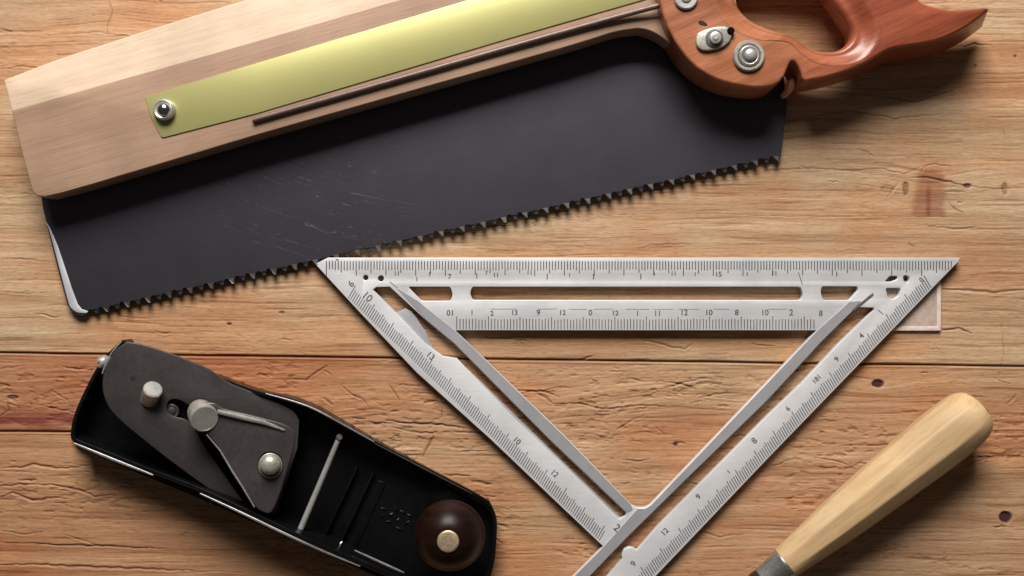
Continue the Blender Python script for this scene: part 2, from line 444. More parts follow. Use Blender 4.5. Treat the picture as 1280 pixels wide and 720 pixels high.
    pc = ramp(nt, pore, [(.36, (.70, .60, .52)), (.46, (1, 1, 1)), (.60, (1, 1, 1)), (.70, (1.10, 1.11, 1.12))])
    mul = mix(nt, .6, mul, pc, 'MULTIPLY')
    big = ramp(nt, noise(nt, gp, .10, 5, .7, .8), [(.32, (.89, .85, .81)), (.52, (1, 1, 1)), (.70, (1.06, 1.07, 1.07))])
    mul = mix(nt, 1.0, mul, big, 'MULTIPLY')
    nt.links.new(mix(nt, 1.0, a.outputs['Color'], mul, 'MULTIPLY'), b.inputs['Base Color'])
    b.inputs['Roughness'].default_value = .62; b.inputs['Specular IOR Level'].default_value = .28
    bump(nt, b, f, .4, K * 1.0)
    me.materials.append(m)
    o = bpy.data.objects.new('table_top', me); C.objects.link(o)
    return tag(o, kind='structure')

build_table()

# ------------------------------------------------------------------ materials of the tools
AL = metal('brushed_aluminium', (.70, .70, .71), .45, metallic=.25, vary=.05, bump_s=.10, stretch=.08, sc=.6)
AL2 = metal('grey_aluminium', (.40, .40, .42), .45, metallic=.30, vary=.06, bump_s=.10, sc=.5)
INK = metal('engraved_ink', (.11, .105, .11), .6, metallic=0, vary=.3, bump_s=0)
CHROME = metal('dark_chrome', (.60, .60, .62), .16, vary=.1, bump_s=.1)
RIMM = metal('rim_highlight_metal', (.34, .34, .34), .42, metallic=.6, vary=.25, bump_s=.2)
STEEL = metal('bright_steel', (.60, .59, .57), .34, metallic=.6, vary=.15, bump_s=.25, sc=.5)
WORN = metal('worn_nickel', (.55, .52, .46), .38, metallic=.55, vary=.16, bump_s=.25, sc=.25, spots=(.16, .60, (.26, .20, .13)))
PALEST = metal('toe_highlight_steel', (.75, .76, .80), .40, metallic=.5, vary=.06, bump_s=.1)
BLACK = metal('black_enamel', (.0045, .0045, .005), .25, metallic=0, vary=.2, bump_s=.25, sc=.12, spec=.22)
IRON = metal('dark_iron', (.074, .066, .064), .38, metallic=.4, vary=.12, bump_s=.12, sc=.2, spec=.4)
CAPM = metal('lever_cap_metal', (.088, .078, .076), .34, metallic=.4, vary=.15, bump_s=.2, sc=.2)
RIDGE = metal('light_iron', (.27, .25, .235), .5, metallic=.2, vary=.25, bump_s=.3)
BRONZE = metal('tarnished_bronze', (.50, .38, .25), .4, metallic=.5, vary=.3, bump_s=.4, sc=.2)
RIDGE2 = metal('filed_nickel', (.42, .40, .37), .42, metallic=.4, vary=.15, bump_s=.3)
DARKHOLE = metal('shadowed_bore', (.02, .014, .012), .8, metallic=0, vary=.2, bump_s=0)
BLADE = metal('blued_blade', (.086, .080, .098), .42, metallic=.85, vary=.035, bump_s=.05, rv=.1, rot=R(-12), stretch=.03, sc=.35)
TOOTH = metal('tooth_steel', (.014, .012, .012), .4, metallic=0, vary=.5, bump_s=.2, sc=.5)
BRASS = metal('brass', (.50, .475, .19), .38, rv=.05, metallic=.45, vary=.015, bump_s=.06, rot=R(-16), stretch=.03, sc=.8)
RODM = metal('dark_copper_rod', (.17, .115, .10), .45, metallic=.4, vary=.2, bump_s=.2)
KNOB = wood('dark_knob_wood', (.007, .003, .002), (.012, .0045, .003), (.02, .007, .004), rough=.36, coat=0, sc=.35, bump_s=.12, spec=.18)

def scuff(nt, raw, g, col):
    return col

def two_tone(nt, raw, g, col):
    """pale sapwood above the glue line, pinkish heartwood below (both real timber colours)"""
    tc = nt.nodes.new('ShaderNodeTexCoord'); s = nt.nodes.new('ShaderNodeSeparateXYZ')
    nt.links.new(tc.outputs['Object'], s.inputs[0])
    d = math_n(nt, 'ADD', s.outputs[1], math_n(nt, 'MULTIPLY', s.outputs[0], -.2865))
    d = math_n(nt, 'ADD', d, GLUE)
    d = math_n(nt, 'ADD', math_n(nt, 'MULTIPLY', d, 1 / K), math_n(nt, 'MULTIPLY', math_n(nt, 'SUBTRACT', noise(nt, g, .1, 2), .5), 3.0))
    f = math_n(nt, 'MULTIPLY_ADD', d, .8, .5); f.node.use_clamp = True
    warm = mix(nt, 1.0, col, (1.68, 1.98, 2.10), 'MULTIPLY')
    return mix(nt, f, col, warm)

# ------------------------------------------------------------------ 2. backsaw
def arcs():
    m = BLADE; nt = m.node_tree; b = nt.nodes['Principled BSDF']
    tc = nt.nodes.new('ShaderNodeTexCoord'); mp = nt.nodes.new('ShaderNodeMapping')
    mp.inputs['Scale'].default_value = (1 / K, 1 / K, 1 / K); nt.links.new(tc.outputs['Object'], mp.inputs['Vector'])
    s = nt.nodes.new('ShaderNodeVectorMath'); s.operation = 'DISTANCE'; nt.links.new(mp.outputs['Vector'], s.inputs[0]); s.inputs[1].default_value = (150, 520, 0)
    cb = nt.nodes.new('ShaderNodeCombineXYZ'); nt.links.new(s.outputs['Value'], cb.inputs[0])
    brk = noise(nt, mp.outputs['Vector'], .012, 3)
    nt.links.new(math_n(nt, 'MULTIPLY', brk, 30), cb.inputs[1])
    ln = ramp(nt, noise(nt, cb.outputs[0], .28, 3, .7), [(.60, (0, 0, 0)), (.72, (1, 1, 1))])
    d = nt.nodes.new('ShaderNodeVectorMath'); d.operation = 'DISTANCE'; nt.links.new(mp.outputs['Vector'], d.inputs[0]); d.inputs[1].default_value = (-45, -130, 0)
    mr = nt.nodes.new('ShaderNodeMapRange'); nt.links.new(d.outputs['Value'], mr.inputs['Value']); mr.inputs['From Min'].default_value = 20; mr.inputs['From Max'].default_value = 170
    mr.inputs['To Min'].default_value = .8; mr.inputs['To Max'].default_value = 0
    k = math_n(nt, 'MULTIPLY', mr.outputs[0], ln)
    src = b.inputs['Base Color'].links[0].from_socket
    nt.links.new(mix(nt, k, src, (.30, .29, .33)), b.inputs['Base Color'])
arcs()
ZB = 54                      # top of the wooden back
def saw():
    global GLUE
    base = W(440, 150, 0)
    t = thing('hand_saw', 'big hand saw with wooden back, brass strip, dark toothed blade and reddish handle', 'saw', base)
    # glue line passes through px (15,140) .. (510,0) at the top face
    p = W(15, 139, ZB) - base
    GLUE = -(p.y - p.x * .2865)
    HW = wood('pinkish_back_wood', (.36, .228, .155), (.40, .26, .18), (.435, .29, .205), rot=R(-16), rough=.55, stretch=.035, sc=.28, bump_s=.35, extra=two_tone)
    top = smooth_open([(5, 100), (70, 75), (140, 52), (215, 28), (290, 5), (360, -16), (470, -40)], 5)
    bottom = smooth_open([(700, 61), (740, 49), (765, 41), (785, 37), (803, 36), (822, 43), (845, 60), (870, 80)], 5)
    out = top + [(700, -90), (900, -120), (930, 60), (880, 84)] + bottom[::-1] + \
        [(640, 78), (320, 169), (120, 229), (78, 241), (56, 246), (46, 245), (40, 238), (27, 190), (15, 140), (8, 112)]
    back = plate('wooden_back', out, ZB, 42, HW, t, bevel=1.6, angle=50)
    # brass strip let into the back, standing 1.5 proud
    br = [(181, 121), (320, 79), (588, -1), (760, -52), (860, -60), (860, -18), (800, 1), (640, 47), (320, 142), (204, 172), (201, 171), (188, 145)]
    bs = plate('brass_strip', br, ZB + 1.6, 3, BRASS, t, bevel=.7)
    # dark channel round the strip: a thin lip of shadow comes from this recess board
    sc = link('screw', lathe_mesh([(0, 12.8), (6, 12.8), (8.5, 12.0), (9.5, 10.6), (8.6, 9.2)], W(206.5, 138, ZB + 1.6), seg=36), STEEL, bs)
    link('screw_dome', lathe_mesh([(5, 8.9), (9, 8.4), (12, 6.6), (13.6, 3.8), (14, 1.2)], W(207.5, 138.5, ZB + 1.6), seg=32), CHROME, sc)
    # copper coloured rod
    pts = smooth_open([W(316, 150.5, ZB + 3), W(480, 104, ZB + 3), W(640, 58, ZB + 3.4), W(760, 24, ZB + 5), W(830, 5, ZB + 12), W(850, -2, ZB + 17)], 5)
    link('rod', tube_mesh([Vector(p) for p in pts], 3.6, 16), RODM, t)
    # blade: thin plate with cut teeth
    z1 = 9
    A = np.array((110., 393.)); B = np.array((974., 199.)); n = 66
    d = (B - A) / n; nrm = np.array((d[1], -d[0])); nrm = nrm / np.linalg.norm(nrm)   # points up the blade
    rs = random.Random(3)
    edge = []; tips = []
    for k in range(n):
        a = A + d * k
        j = rs.uniform(-.4, .4); dep = 5.0 + rs.uniform(-1.0, 1.2)
        edge += [tuple(a + d * .04 + nrm * (dep * .55)), tuple(a + d * .16 + nrm * dep), tuple(a + d * .36 + nrm * (dep * 1.05)), tuple(a + d * .56 + nrm * (dep * .7)), tuple(a + d * .72 - nrm * (1.0 + j)), tuple(a + d * .95 - nrm * (1.6 + j))]
    bl = [(48, 225), (54, 262), (62, 296), (74, 343), (84, 380), (88, 388), (95, 393), (104, 395)] + edge + [(976, 196), (984, 130), (975, 60), (860, 20), (300, 110)]
    blade = plate('blade', bl, z1, 2.6, BLADE, t, bevel=.35, bres=0)
    # strip along the blade's toe, its highlight put into the pale steel colour
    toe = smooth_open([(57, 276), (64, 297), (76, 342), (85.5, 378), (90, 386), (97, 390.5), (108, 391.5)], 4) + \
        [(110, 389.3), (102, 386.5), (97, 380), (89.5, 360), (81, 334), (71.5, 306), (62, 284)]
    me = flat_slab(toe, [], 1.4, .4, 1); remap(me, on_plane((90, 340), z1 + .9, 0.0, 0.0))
    link('bright_edge', me, PALEST, blade)
    # every tooth carries a little set: twisted wedges, alternating
    bm = bmesh.new()
    for k in range(n):
        a = A + d * k
        side = 1 if k % 2 else -1
        q = [a + d * .50 + nrm * 5, a + d * .98 + nrm * 4.5, a + d * (.93) - nrm * (2.6 + rs.uniform(-.5, .5)), a + d * .72 - nrm * (1.8 + rs.uniform(-.5, .5))]
        zz = [z1 + .5, z1 + .5, z1 + .5 + side * 1.6, z1 + .5 + side * 2.4]
        tv = [bm.verts.new(W(p[0], p[1], z)) for p, z in zip(q, zz)]
        bv = [bm.verts.new(W(p[0], p[1], z - 2.8)) for p, z in zip(q, zz)]
        bm.faces.new(tv); bm.faces.new(bv[::-1])
        for i in range(4): bm.faces.new((tv[i], bv[i], bv[(i + 1) % 4], tv[(i + 1) % 4]))
    bmesh.ops.recalc_face_normals(bm, faces=bm.faces)
    me = bpy.data.meshes.new('m'); bm.to_mesh(me); bm.free()
    link('tooth_row', me, TOOTH, blade, smooth=False)
    # ---- handle
    HZ1, HZ0 = 78, 12
    def redder(nt, raw, g, col):
        tc = nt.nodes.new('ShaderNodeTexCoord'); s = nt.nodes.new('ShaderNodeSeparateXYZ')
        nt.links.new(tc.outputs['Object'], s.inputs[0])
        x = math_n(nt, 'ADD', s.outputs[0], math_n(nt, 'MULTIPLY', noise(nt, raw, .02, 2), .015))
        mr = nt.nodes.new('ShaderNodeMapRange'); nt.links.new(x, mr.inputs['Value'])
        mr.inputs['From Min'].default_value = (1000 - 440) * K * .94; mr.inputs['From Max'].default_value = (1130 - 440) * K * .94
        rd = mix(nt, 1.0, col, (.78, .52, .52), 'MULTIPLY')
        return mix(nt, mr.outputs[0], col, rd)
    HM = wood('oiled_cherry_wood', (.24, .078, .036), (.38, .138, .065), (.47, .19, .095), rot=R(-24), rough=.36, coat=.25, stretch=.06, sc=.22, bump_s=.3, extra=redder)
    outer = smooth_open([(815, -40), (822, -8), (827, 12), (834, 33), (846, 55), (862, 76), (882, 92), (908, 103), (940, 109), (962, 108), (975, 102)], 4) + \
        smooth_open([(981, 94), (985, 84), (990, 76), (996, 80), (1001, 90), (1003, 98), (1007, 101)], 3) + \
        smooth_open([(1030, 97), (1055, 90), (1080, 80), (1100, 68), (1114, 61), (1135, 57), (1160, 53), (1185, 45), (1208, 33), (1226, 20), (1235, 13)], 4) + \
        [(1236, 10)] + smooth_open([(1230, 9), (1210, 11), (1188, 12), (1166, 8), (1150, 1), (1138, -14), (1120, -50)], 4) + [(1090, -90), (850, -100)]
    ringB = [(880, -55), (893, -18), (897, 5), (908, 24), (925, 38), (952, 48), (980, 50), (992, 55), (1005, 67), (1024, 77), (1048, 80), (1072, 76), (1088, 64), (1097, 46), (1094, 25), (1082, 3), (1066, -22), (1040, -55), (960, -70)]
    ringA = [(905, -50), (918, -14), (925, 3), (934, 15), (948, 25), (970, 34), (992, 41), (1003, 48), (1014, 56), (1028, 60), (1044, 60), (1056, 55), (1064, 46), (1065, 34), (1058, 20), (1048, 5), (1034, -16), (1015, -45), (960, -55)]
    rb = smooth_closed(ringB, 5); ra = smooth_closed(ringA, 5)
    me1 = flat_slab(outer, [rb], HZ1 - HZ0, 3.6, 4); remap(me1, on_plane((1000, 50), HZ1))
    # moulded finger-hole lining: a broad cove, then a small inner bead
    bm = bmesh.new(); rings = []; m = len(rb); f = (1 - HZ1 / D); zc = (HZ1 + HZ0) / 2; zh = (HZ1 - HZ0) / 2
    half = [(-.16, 1.004), (-.05, 1.012), (.05, .985), (.22, .90), (.42, .80), (.58, .74), (.66, .735), (.74, .745), (.84, .72), (.95, .60), (1.0, .42), (1.0, .15)]
    for kk, zf in half + [(a_, -b_) for a_, b_ in half[::-1]]:
        rings.append([bm.verts.new(((b[0] + (a[0] - b[0]) * kk - CX) * f * K, (CY - b[1] - (a[1] - b[1]) * kk) * f * K, (zc + zh * zf) * K)) for a, b in zip(ra, rb)])
    for a, b in zip(rings, rings[1:]):
        for k in range(m): bm.faces.new((a[k], b[k], b[(k + 1) % m], a[(k + 1) % m]))
    bmesh.ops.recalc_face_normals(bm, faces=bm.faces)
    me2 = bpy.data.meshes.new('m2'); bm.to_mesh(me2); bm.free()
    # the saw lies on its teeth side, so the grip leans a little: its underside sits lower in the picture plane
    for me_ in (me1, me2):
        for v in me_.vertices:
            dz = max(0, HZ1 * K - v.co.z); fx = min(1, max(0, (v.co.x / K - 300) / 250)); fx = fx * fx * (3 - 2 * fx)
            v.co.y -= dz * (.05 + .03 * fx); v.co.x += dz * .30 * fx
    h = link('handle', join_meshes([me1, me2]), HM, t, angle=45)
    # hardware on the handle
    fl = smooth_closed([(870, 49), (873, 41), (884, 36), (896, 33), (908, 33), (914, 38), (914, 48), (906, 57), (893, 62), (880, 63), (872, 58)], 4)
    nut = plate('oval_escutcheon', fl, HZ1 + 5, 5, WORN, h, bevel=1.8)
    me = join_meshes([lathe_mesh([(2, 7.6), (5, 7.2), (6.5, 6.4), (7.0, 4.6)], W(893.5, 48, HZ1 + 5), seg=28), lathe_mesh([(7, 3.8), (8.4, 3)], W(893, 48, HZ1 + 5), seg=24)])
    link('screw', me, STEEL, nut)
    link('recess_shade', lathe_mesh([(0, 10.6), (1.7, 10.4), (2.5, 8.9), (2.6, 8)], W(893, 48, HZ1 + 5), seg=28), INK, nut)  # dark ring around the screw, recess shade put in as colour
    link('pin', lathe_mesh([(0, 4.6), (3, 4.4), (4, 3)], W(913, 39, HZ1 + 3), seg=16), BLACK, nut)
    me = join_meshes([lathe_mesh([(0, 18.5), (3.5, 18.5), (5, 17), (5, 14.2), (4.2, 13.6)], W(935.5, 70.5, HZ1), seg=44),
                      lathe_mesh([(3, 12.8), (5.5, 12.2), (6.6, 10.5), (6.0, 8.2)], W(935.5, 70.5, HZ1), seg=40),
                      lathe_mesh([(4, 4.4), (4.6, 4)], W(936.5, 70, HZ1), seg=12)])
    rbo = link('round_bolt', me, WORN, h)
    link('bolt_dome', lathe_mesh([(4, 7.8), (8, 7.4), (10, 5.4), (10.6, 2.4)], W(936.5, 70, HZ1), seg=32), STEEL, rbo)
    link('groove_shade', lathe_mesh([(4.2, 13.4), (5.4, 13.1), (5.7, 12.7)], W(935.5, 70.5, HZ1), seg=40), INK, rbo)  # dark rings between the bolt's steps, their shade put in as colour
    link('groove_shade', lathe_mesh([(5.0, 9.2), (7.0, 8.8)], W(936, 70.2, HZ1), seg=40), INK, rbo)
    me = join_meshes([lathe_mesh([(0, 14), (3, 14), (4.4, 12.5), (4.4, 9)], W(857, -2, HZ1), seg=36), lathe_mesh([(3.5, 7), (6, 6.4), (7, 4)], W(857, -3, HZ1), seg=24)])
    link('bolt', me, STEEL, h)
    me = flat_slab(smooth_closed([(873, 27), (877, 25.5), (883, 29), (884, 32), (879, 32), (874, 30)], 4), [], .6, .1, 0)
    remap(me, on_plane((878, 29), HZ1 + .35)); link('peg_hole', me, DARKHOLE, h)
    # pale splinter of wood at the foot of the notch
    SP = wood('raw_splinter_wood', (.5, .22, .09), (.66, .36, .17), (.8, .5, .28), rot=R(70), rough=.7, sc=.4)
    a = smooth_open([W(990, 98, 52), W(988, 106, 44), W(985, 113, 34), W(978, 121, 24)], 3)
    link('splinter', tube_mesh([Vector(p) for p in a], [2.2, 3.6, 4.6, 5.0, 5.6, 5.2, 4.6, 4.4, 4.0, 3.0][:len(a)], 7), SP, h, smooth=False)
    return t
saw()

# ------------------------------------------------------------------ 3. triangular square
ZS = 11
def square():
    t = thing('triangular_square', 'silver aluminium triangular square with engraved ruler scales and long slots', 'square', W(800, 430, 0))
    outer = [(394, 330), (410, 322), (1200, 322), (1199, 326), (960, 573), (820, 720), (742, 802), (636, 802), (717, 720), (750, 687), (754, 683), (700, 632), (614, 550), (520, 465), (450, 391)]
    H1 = round_poly([(569, 413), (1021, 413), (957, 480), (813, 631), (806, 635), (797, 635), (789, 631), (707, 546)], 1.5, 2)
    H2 = [(466, 362), (470, 359), (487, 358.5), (505, 375), (533, 401), (568, 430), (687, 550), (783, 641), (782, 645), (774, 649), (700, 577), (640, 520), (586, 464), (571, 448), (553, 445), (530, 428), (497, 393)]
    bump_ = [(778, 699), (777, 693), (780, 687), (786, 684), (792, 685), (796, 688)]
    H3 = [(1073, 384), (1092, 384.5), (1093, 387), (1048, 430), (1003, 478), (960, 519), (820, 660)] + bump_[::-1] + [(760, 720), (700, 782), (678, 782), (738, 720), (783, 673), (857, 600), (960, 500), (1027, 427), (1066, 388)]
    S1 = round_poly([(510, 358.5), (563, 358.5), (566, 368), (563, 376), (527, 376)], 3)
    S2 = round_poly([(590, 358.5), (1001, 358.5), (1004, 368), (1001, 375), (591, 375), (587.5, 367)], 3)
    S3 = round_poly([(1027, 358), (1072, 358), (1073, 362), (1062, 375), (1029, 375), (1026, 366)], 3)
    h1 = round_poly([(1106, 352), (1112, 345), (1122, 345), (1122, 349), (1114, 352)], 1.5)
    h2 = smooth_closed([(1129, 346), (1133, 344), (1137, 347), (1135, 353), (1131, 353)], 3)
    h3 = round_poly([(1107, 360), (1126, 360), (1124, 369), (1116, 375), (1110, 373)], 3)
    cir = lambda x, y, r: [(x + r * math.cos(a * math.pi / 8), y + r * math.sin(a * math.pi / 8)) for a in range(16)]
    HL = [H1, H2, H3, S1, S2, S3, h1, h2, h3, cir(457, 347, 3.4), cir(476, 348, 3.8)]
    frame = plate('frame', outer, ZS, 9.5, AL, t, holes=HL, bevel=.7)
    # inner brace faces: the two thin diagonal bars read as separate grey strips
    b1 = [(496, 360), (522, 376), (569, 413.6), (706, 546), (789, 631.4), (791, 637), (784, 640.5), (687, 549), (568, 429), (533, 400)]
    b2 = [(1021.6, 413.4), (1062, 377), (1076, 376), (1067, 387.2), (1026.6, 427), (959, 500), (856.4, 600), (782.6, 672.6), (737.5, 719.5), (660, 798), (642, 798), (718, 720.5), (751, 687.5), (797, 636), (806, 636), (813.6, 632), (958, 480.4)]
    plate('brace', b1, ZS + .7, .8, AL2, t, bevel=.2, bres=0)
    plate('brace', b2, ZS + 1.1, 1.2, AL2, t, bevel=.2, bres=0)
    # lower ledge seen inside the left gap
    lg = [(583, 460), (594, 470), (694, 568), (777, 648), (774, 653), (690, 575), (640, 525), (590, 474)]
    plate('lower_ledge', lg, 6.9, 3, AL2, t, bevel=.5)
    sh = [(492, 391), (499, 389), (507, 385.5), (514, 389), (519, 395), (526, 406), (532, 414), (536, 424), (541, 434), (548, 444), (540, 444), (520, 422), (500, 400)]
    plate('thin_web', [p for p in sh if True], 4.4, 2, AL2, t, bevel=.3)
    # ---- graduations
    zt = ZS + .12
    def quads(lines, w, z):
        bm = bmesh.new()
        for (a, b) in lines:
            a = np.array(a, float); b = np.array(b, float); u = (b - a) / np.linalg.norm(b - a); nn = np.array((-u[1], u[0])) * w / 2
            vs = [bm.verts.new(W(*(p), z)) for p in (a - nn, a + nn, b + nn, b - nn)]
            f = bm.faces.new(vs)
            f.normal_update()
            if f.normal.z < 0: f.normal_flip()
        me = bpy.data.meshes.new('m'); bm.to_mesh(me); bm.free(); return me
    rs = random.Random(9)
    L = []; x = 408; i = 0
    while x < 1192:
        e = 337.5 + rs.uniform(-.8, .8)
        if i % 10 == 5: e += 4
        if i % 10 == 0: e += 7
        L.append(((x, 326.2), (x + rs.uniform(-.2, .2), min(e, 326 + (1198 - x) * .95)))); x += 3.72; i += 1
    link('top_scale', quads(L, 1.25, zt), INK, frame, smooth=False)
    L = []; DL = []; x = 571; i = 0
    while x < 1018:
        s = 399 + rs.uniform(-.6, .6)
        if i % 10 == 0: s -= 3
        lo = 411.4
        L.append(((x, s), (x + rs.uniform(-.3, .3), lo))); x += 3.95; i += 1
    for (a, b) in [(614, 646), (673, 696), (711, 734), (742, 766), (782, 812), (816, 842), (848, 874), (892, 912), (960, 984)]:
        DL.append(((a, 386.5), (b, 386.5 + rs.uniform(-.4, .4))))
    link('dimension_lines', quads(DL, .55, zt), INK, frame, smooth=False)
    link('lower_scale', quads(L, 1.15, zt), INK, frame, smooth=False)
    def arm(P0, P1, inward, tick, n, off):
        P0 = np.array(P0, float); P1 = np.array(P1, float); out = []
        for i in range(n):
            p = P0 + (P1 - P0) * i / n
            q = p + np.array(inward) * off
            k = 13.5 + rs.uniform(-.8, .8) + (5 if i % 10 == 0 else 0) + (2 if i % 10 == 5 else 0)
            out.append((tuple(q), tuple(q + np.array(tick) * k)))
        return out
    link('left_scale', quads(arm((434, 374), (750, 679), (.69, -.72), (.50, -.866), 132, 2.0), 1.05, zt), INK, frame, smooth=False)
    link('right_scale', quads(arm((1165, 361), (760, 780), (-.70, -.71), (-.50, -.866), 172, 2.0), 1.1, zt), INK, frame, smooth=False)
    for ln, wd, z in ((((1091.5, 367), (1066, 388)), 2.4, ZS + 1.35), (((1097, 387), (1104, 393)), 1, zt), (((998, 340), (1003, 356)), .9, zt), (((487, 352), (497, 360)), .9, zt)):
        link('scribed_line', quads([ln], wd, z), INK, frame, smooth=False)
    # ---- numerals
    def text(s, px, py, size, ang, z=zt, xs_=1.0):
        cu = bpy.data.curves.new('tmp', 'FONT'); cu.body = s; cu.size = size * 1.08; cu.align_x = 'CENTER'; cu.align_y = 'CENTER'; cu.offset = .22
        ob = bpy.data.objects.new('tmp', cu); C.objects.link(ob); bpy.context.view_layer.update()
        me = bpy.data.meshes.new_from_object(ob.evaluated_get(bpy.context.evaluated_depsgraph_get()))
        bpy.data.objects.remove(ob); bpy.data.curves.remove(cu)
        ca, sa = math.cos(R(ang)), math.sin(R(ang))
        for v in me.vertices:
            x, y = v.co.x * xs_, v.co.y
            v.co = W(px + x * ca - y * sa, py - (x * sa + y * ca), z)
        return me
    rows = {
        'top_numerals': [('1', 521, 349, 7, 0), ('11', 496, 342, 7, 0), ('7', 562, 346, 8, 0), ('1', 537, 343, 7, 0), ('1', 596, 345, 8, 0), ('7', 608, 341, 6, 0), ('11', 620, 344, 7, 0), ('11', 662, 341, 7, 0), ('1', 684, 346, 9, 0), ('1', 712, 344, 6, 0),
                         ('1', 742, 346, 9, 0), ('1', 801, 346, 9, 0), ('1', 818, 343, 6, 0), ('11', 842, 342, 7, 0), ('1', 869, 343, 6, 0), ('15', 898, 343, 8, 0), ('1', 934, 343, 6, 0), ('11', 968, 342, 7, 0), ('1', 1046, 343, 8, 0)],
        'lower_numerals': [('01', 563, 391.5, 9, 0), ('1', 590, 391, 8, 0), ('2', 615, 392, 8, 0), ('13', 643, 391, 8, 0), ('9', 673, 391, 9, 0), ('12', 703, 391, 8, 0), ('0', 738, 391, 9, 0), ('12', 769, 391.5, 8, 0), ('1', 797, 392, 8, 0),
                           ('11', 822, 392, 9, 0), ('12', 855, 391, 9, 0), ('10', 886, 391, 9, 0), ('8', 921, 391, 9, 0), ('10', 956, 391, 9, 0), ('2', 989, 391, 10, 0), ('8', 1026, 392, 9, 0)],
        'left_numerals': [('6', 439, 355, 11, 45), ('10', 459, 371, 12, -42), ('13', 538, 445, 10, -42), ('10', 646, 551, 9, -42), ('12', 693, 592, 9, -42), ('2', 771, 660, 12, -42)],
        'right_numerals': [('0', 1152, 350, 8, 45), ('4', 1077, 420, 9, 45), ('9', 1046, 449, 8, 45), ('181', 1021, 474, 8, 45), ('8', 943, 551, 10, 45), ('6', 985, 511, 8, 45), ('9', 873, 621, 9, 45), ('1', 911, 590, 6, 45), ('12', 831, 665, 9, 45), ('9', 792, 705, 10, 45)],
    }
    for nm, lst in rows.items():
        for a in lst: link('numeral', text(*a), INK, frame, smooth=False)
    return t
square()

# ------------------------------------------------------------------ 4. clear plastic plate under the square's right corner
def clear_plate():
    m, nt, b = new_mat('scratched_clear_plastic')
    raw, g = coords(nt, R(20), (.3, 1, 1))
    f = noise(nt, raw, .12, 4, .6)
    col = ramp(nt, f, [(.35, (.80, .60, .47)), (.65, (.93, .82, .74))])
    nt.links.new(col, b.inputs['Base Color'])
    b.inputs['Transmission Weight'].default_value = .55; b.inputs['Roughness'].default_value = .35; b.inputs['IOR'].default_value = 1.3
    bump(nt, b, noise(nt, raw, .35, 4, .7), .6, K)
    m2, nt2, b2 = new_mat('polished_plastic_edge')
    b2.inputs['Base Color'].default_value = (.86, .74, .66, 1); b2.inputs['Roughness'].default_value = .3; b2.inputs['Transmission Weight'].default_value = .2
    nt2.links.new(ramp(nt2, noise(nt2, coords(nt2)[0], .2, 3), [(.4, (.78, .64, .55)), (.6, (.9, .8, .73))]), b2.inputs['Base Color'])
    t = thing('plastic_plate', 'small clear plastic plate tucked under the right corner of the silver square', 'plate', W(1140, 385, 0))
    plate('plate_body', round_poly([(1098, 352), (1175.5, 352), (1175.5, 412.5), (1098, 412.5)], 2), 2.2, 1.9, m, t, bevel=.4)
    o = [(1097, 351), (1176.5, 351), (1176.5, 413.5), (1097, 413.5)]
    i = [(1102, 357), (1171.5, 357), (1171.5, 408), (1102, 408)]
    plate('raised_rim', round_poly(o, 2), 2.9, 2.4, m2, t, holes=[round_poly(i, 2)], bevel=.6)
clear_plate()

